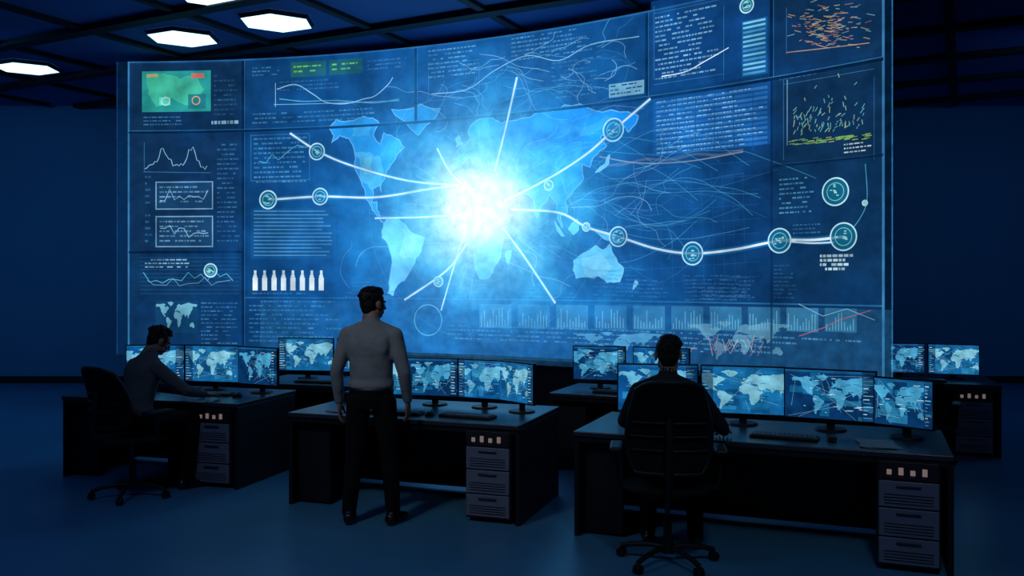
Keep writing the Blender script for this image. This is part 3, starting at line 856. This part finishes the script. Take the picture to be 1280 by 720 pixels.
def make_head(parent, Mx, hairstyle=0):
    b = Blob()
    b.ell((0, -.012, .035), (.074, .094, .083), 0)
    b.ell((0, .022, -.03), (.060, .066, .075), 0)
    b.ell((0, .040, -.078), (.036, .040, .030), 0)         # chin
    for sx in (-1, 1):
        b.ell((sx*.045, .02, -.055), (.022, .045, .030), 0)  # jaw corner
        b.ell((sx*.040, .055, -.018), (.022, .022, .022), 0) # cheek
        b.ell((sx*.030, .076, .022), (.024, .012, .008), 0)  # brow
        b.ell((sx*.078, -.008, -.002), (.009, .020, .031), 0, Euler((radians(-12), 0, radians(sx*-18))).to_matrix())
        b.ell((sx*.080, .002, -.022), (.007, .010, .013), 0)
    b.limb([(0, .083, .012), (0, .098, -.012), (0, .104, -.028)], [.008, .010, .013], 0)
    for sx in (-1, 1): b.ell((sx*.012, .094, -.032), (.009, .011, .008), 0)
    b.ell((0, .083, -.053), (.023, .010, .006), 0); b.ell((0, .080, -.062), (.020, .011, .007), 0)
    b.limb([(0, -.02, -.05), (0, -.035, -.15)], [.054, .058], 0)
    b.build('head', .0042, ['skin'], parent, 3, Mx)
    e = B()
    for sx in (-1, 1):
        e.ell((sx*.030, .071, .004), (.0125, .012, .009), 'eye'); e.ell((sx*.030, .080, .004), (.0055, .0045, .0055), 'iris')
    eo = e.obj('eyes', parent=parent); eo.data.transform(Mx)
    h = Blob()
    h.ell((0, -.024, .048), (.080, .095, .080), 0)
    h.ell((0, -.048, .010), (.073, .060, .074), 0)
    h.ell((0, -.056, -.035), (.052, .038, .044), 0)       # nape
    h.ell((0, .036, .094), (.056, .044, .026), 0, Euler((radians(-18), 0, 0)).to_matrix())   # front quiff
    h.ell((.02, .0, .112), (.050, .060, .022), 0)
    for sx in (-1, 1):
        h.ell((sx*.070, .020, .030), (.011, .022, .034), 0); h.ell((sx*.072, .022, -.002), (.005, .009, .020), 0)
    rnd = random.Random(hairstyle+3)
    for k in range(80):
        a = rnd.uniform(0, 2*pi); t = rnd.uniform(.05, 1.5)
        p = Vector((.077*sin(t)*cos(a), -.022+.092*sin(t)*sin(a), .048+.080*cos(t)))
        if p.y > .045 and p.z < .075: continue
        d = Vector((cos(a)*.5+.5, sin(a)*.5-.5, .12)).normalized()
        h.limb([p, p+d*.014, p+d*.024-Vector((0, 0, .003))], [.009, .008, .004], 0)
    h.build('hair', .0045, ['hair'], parent, 3, Mx)

def make_hand(parent, Mx, side, curl=.35, name='hand'):
    sx = 1 if side == 'L' else -1; b = Blob()
    b.loft([((0, -.02, 0), (.026, 0, 0), (0, 0, .019)), ((0, .01, 0), (.030, 0, 0), (0, 0, .018)), ((0, .04, 0), (.039, 0, 0), (0, 0, .016)),
            ((0, .075, 0), (.042, 0, 0), (0, 0, .0135)), ((0, .092, 0), (.038, 0, 0), (0, 0, .011))], 0)
    for bx, L, spread in ((.030, .072, .10), (.0105, .080, .02), (-.0105, .074, -.05), (-.030, .058, -.14)):
        p = Vector((bx*sx, .084, 0)); a = -curl*.4; pts = [p]
        for frac in (.45, .30, .25):
            d = Vector((sin(spread)*sx, cos(spread)*cos(a), sin(a))); p = p+d*L*frac; pts.append(p); a -= curl
        b.limb(pts, [.0092, .0086, .0078, .0066], 0)
    b.limb([(.022*sx, .018, -.004), (.046*sx, .046, -.012), (.056*sx, .072, -.018), (.058*sx, .094, -.026)], [.014, .0115, .0098, .0078], 0)
    b.build(name, .0034, ['skin'], parent, 2, Mx)

TORSO = [(0, .145, .108), (.07, .170, .122), (.14, .158, .114), (.22, .148, .105), (.34, .164, .118), (.46, .186, .124), (.54, .188, .110), (.595, .140, .086), (.64, .082, .068)]
def person(name, loc, rz, base, phi, legs, arms, head_rot, shirt, hair=0, foot_yaw=(0, 0), hands=None):
    e = empty(name, loc, rz)
    b = Blob(); c = Vector(base); rings = []; ps = 0
    for (s_, rx, ry), ph in zip(TORSO, phi):
        d = Vector((0, sin(radians(ph)), cos(radians(ph))))
        c = c+d*(s_-ps); ps = s_
        rings.append((c.copy(), Vector((rx, 0, 0)), Vector((0, ry*cos(radians(ph)), -ry*sin(radians(ph))))))
    mats = [shirt, 'trous', 'skin', 'shoe']
    def dens(rg, k=4):
        out = []
        for i in range(len(rg)-1):
            for j in range(k):
                t = j/k; out.append(tuple(rg[i][q].lerp(rg[i+1][q], t) for q in range(3)))
        out.append(rg[-1]); return out
    b.loft(dens(rings[:3]), 1, 60)
    g = rings[2]; ax = rings[3][0]-rings[2][0]; ax.normalize()
    up = [(g[0]+ax*.008, g[1]*1.04, g[2]*1.04), (g[0]+ax*.035, g[1]*1.09, g[2]*1.09)]+[(r[0], r[1]*(1.08 if i == 0 else 1), r[2]*(1.08 if i == 0 else 1)) for i, r in enumerate(rings[3:])]
    b.loft(dens(up), 0, 60)
    top = rings[-1][0]; sh = rings[6][0]; lean = rings[6][2].normalized(); upd = (rings[7][0]-rings[6][0]).normalized()
    b.limb([top-upd*.02, top+upd*.015], [.070, .060], 0)         # collar
    b.limb([top, top+upd*.05+Vector((0, .01, 0))], [.054, .052], 2)  # neck
    for sx in (-1, 1):
        b.ell(rings[5][0]+Vector((sx*.085, 0, .0))-lean*.055, (.075, .06, .095), 0)
    for sx, J in zip((-1, 1), arms):
        S0 = sh+Vector((sx*.178, 0, 0))-upd*.005
        E, Wr = Vector(J[0]), Vector(J[1])
        b.limb([top-upd*.045+Vector((sx*.05, 0, 0)), S0], [.056, .062], 0)
        b.limb([S0, S0.lerp(E, .5), E], [.064, .058, .049], 0)
        b.limb([E, E.lerp(Wr, .4), E.lerp(Wr, .93)], [.049, .046, .036], 0)
        b.limb([E.lerp(Wr, .9), Wr], [.026, .024], 2)
    for sx, J, fy in zip((-1, 1), legs, foot_yaw):
        Hp, Kn, An = [Vector(q) for q in J]
        b.limb([Hp, Hp.lerp(Kn, .5), Kn], [.094, .084, .068], 1)
        b.limb([Kn, Kn.lerp(An, .35), An], [.068, .064, .053], 1)
        R = Matrix.Rotation(radians(fy), 3, 'Z')
        def f(x, y, z): return An*1+R @ Vector((x, y, 0))-Vector((0, 0, An.z-z))
        rg = [(f(0, -.075, .045), R @ Vector((.030, 0, 0)), Vector((0, 0, .030))), (f(0, -.05, .05), R @ Vector((.038, 0, 0)), Vector((0, 0, .048))),
              (f(0, .02, .052), R @ Vector((.040, 0, 0)), Vector((0, 0, .05))), (f(0, .09, .040), R @ Vector((.046, 0, 0)), Vector((0, 0, .036))),
              (f(0, .15, .033), R @ Vector((.044, 0, 0)), Vector((0, 0, .029))), (f(0, .19, .028), R @ Vector((.026, 0, 0)), Vector((0, 0, .020)))]
        b.loft(rg, 3, 20)
    b.build('body', .0085, mats, e, 4)
    bl = B(); n = 48; vs = []
    for (t, k) in ((-.020, 1.05), (.018, 1.05), (.018, 1.0), (-.020, 1.0)):
        for i in range(n):
            q = 2*pi*i/n; vs.append(g[0]+ax*t+g[1]*k*cos(q)+g[2]*k*sin(q)+(g[1]*cos(q)+g[2]*sin(q)).normalized()*.001)
    bl.add(vs, [[k*n+i, k*n+(i+1) % n, ((k+1) % 4)*n+(i+1) % n, ((k+1) % 4)*n+i] for k in range(4) for i in range(n)], 'belt', True)
    bk = g[0]+g[2]*1.06; bl.box(bk, (.045, .008, .038), 'chrome', .003)
    bl.obj('belt', parent=e)
    hc = top+upd*.125+Vector((0, .028, 0))
    Mh = Matrix.Translation(hc) @ Euler([radians(a) for a in head_rot]).to_matrix().to_4x4()
    make_head(e, Mh, hair)
    for sx, J, hd in zip((-1, 1), arms, hands):
        y = Vector(hd[0]).normalized(); z = Vector(hd[1]); z = (z-y*z.dot(y)).normalized(); x = y.cross(z)
        Mm = Matrix((x, y, z)).transposed().to_4x4(); Mm.translation = Vector(J[1])
        make_hand(e, Mm, 'L' if sx < 0 else 'R', hd[2], 'hand_left' if sx < 0 else 'hand_right')
    return e

# standing man, back to the camera, head turned a little to the right
person('standing_man', (-1.04, 6.56, 0), radians(-8), (0, 0, .855), [0, 0, 0, -1, -2, -1, 1, 6, 10],
       [((-.095, 0, .90), (-.135, .015, .50), (-.165, -.02, .085)), ((.095, 0, .90), (.13, .03, .50), (.165, .0, .085))],
       [((-.262, -.02, 1.125), (-.262, .045, .885)), ((.255, -.03, 1.125), (.262, .055, .90))],
       (-2, 0, -38), 'shirt', 0, (12, -14),
       [((.02, .12, -1), (-1, -.15, 0), .28), ((-.02, .16, -1), (1, -.15, 0), .32)])
# seated man on the right
chair((0.99, 5.64, 0), radians(-8), 1.19, .53)
person('seated_man', (0.99, 5.63, 0), radians(-12), (0, -.05, .555), [2, 2, 3, 4, 4, 4, 6, 8, 10],
       [((-.095, .0, .625), (-.14, .42, .60), (-.15, .40, .085)), ((.095, 0, .625), (.15, .42, .60), (.17, .38, .085))],
       [((-.285, .15, .875), (-.20, .38, .80)), ((.325, .10, .875), (.36, .34, .795))],
       (-4, 0, 6), 'shirtd', 1, (5, -5),
       [((.25, 1, -.14), (0, .1, 1), .22), ((.05, 1, -.14), (0, .1, 1), .22)])
# seated man on the left, leaning over the desk
chair((-3.16, 7.38, 0), radians(-30), 1.10, .52)
person('seated_man', (-3.13, 7.44, 0), radians(-38), (0, -.05, .545), [2, 5, 8, 10, 12, 14, 18, 24, 30],
       [((-.095, .0, .615), (-.13, .42, .60), (-.13, .40, .085)), ((.095, 0, .615), (.13, .42, .60), (.13, .36, .085))],
       [((-.25, .27, .87), (-.12, .52, .80)), ((.27, .26, .87), (.14, .53, .80))],
       (-28, 0, -14), 'shirtg', 2, (5, -5),
       [((.2, 1, -.14), (0, .1, 1), .2), ((-.1, 1, -.14), (0, .1, 1), .2)])
chair((3.98, 8.66, 0), radians(-25), .86, .40)

# ------------------------------------------------------------------ lights
def area(name, loc, rot, size, col, e, spread=180):
    l = bpy.data.lights.new(name, 'AREA'); l.energy = e; l.color = col; l.size = size; l.spread = radians(spread)
    o = bpy.data.objects.new(name, l); o.location = loc; o.rotation_euler = rot; link(o)
BLUE = (.10, .44, 1)
area('blue_fill_light', (-8.0, 10.5, HC-.12), (radians(38), 0, 0), 2.0, BLUE, 62)  # unseen blue fills, added to brighten walls and floor
area('blue_fill_light', (7.8, 10.5, HC-.12), (radians(38), 0, 0), 2.0, BLUE, 36)
area('blue_fill_light', (-3.5, 3.2, HC-.12), (0, 0, 0), 2.5, BLUE, 32)
area('blue_fill_light', (3.5, 2.0, HC-.12), (0, 0, 0), 2.5, BLUE, 14)
area('white_fill_light', (-2.6, 3.2, HC-.14), (radians(47), 0, radians(-25)), .5, (1, .95, .88), 4.5, 55)  # unseen fill added to light the standing man from the left
area('white_fill_light', (1.2, 1.6, HC-.14), (radians(42), 0, radians(-8)), .5, (.8, .9, 1), 3.5, 60)  # second unseen fill, aimed toward the right-hand desk

w = bpy.data.worlds.new('World'); scene.world = w; w.use_nodes = True
w.node_tree.nodes['Background'].inputs['Color'].default_value = (.01, .04, .1, 1)
w.node_tree.nodes['Background'].inputs['Strength'].default_value = .3

# ------------------------------------------------------------------ camera
cam = bpy.data.cameras.new('camera'); cam.lens = 36*FP/1280; cam.sensor_width = 36; cam.shift_y = -10/1280
co = bpy.data.objects.new('camera', cam); co.location = (0, 0, CAMH); co.rotation_euler = (radians(90), 0, 0); link(co)
scene.camera = co
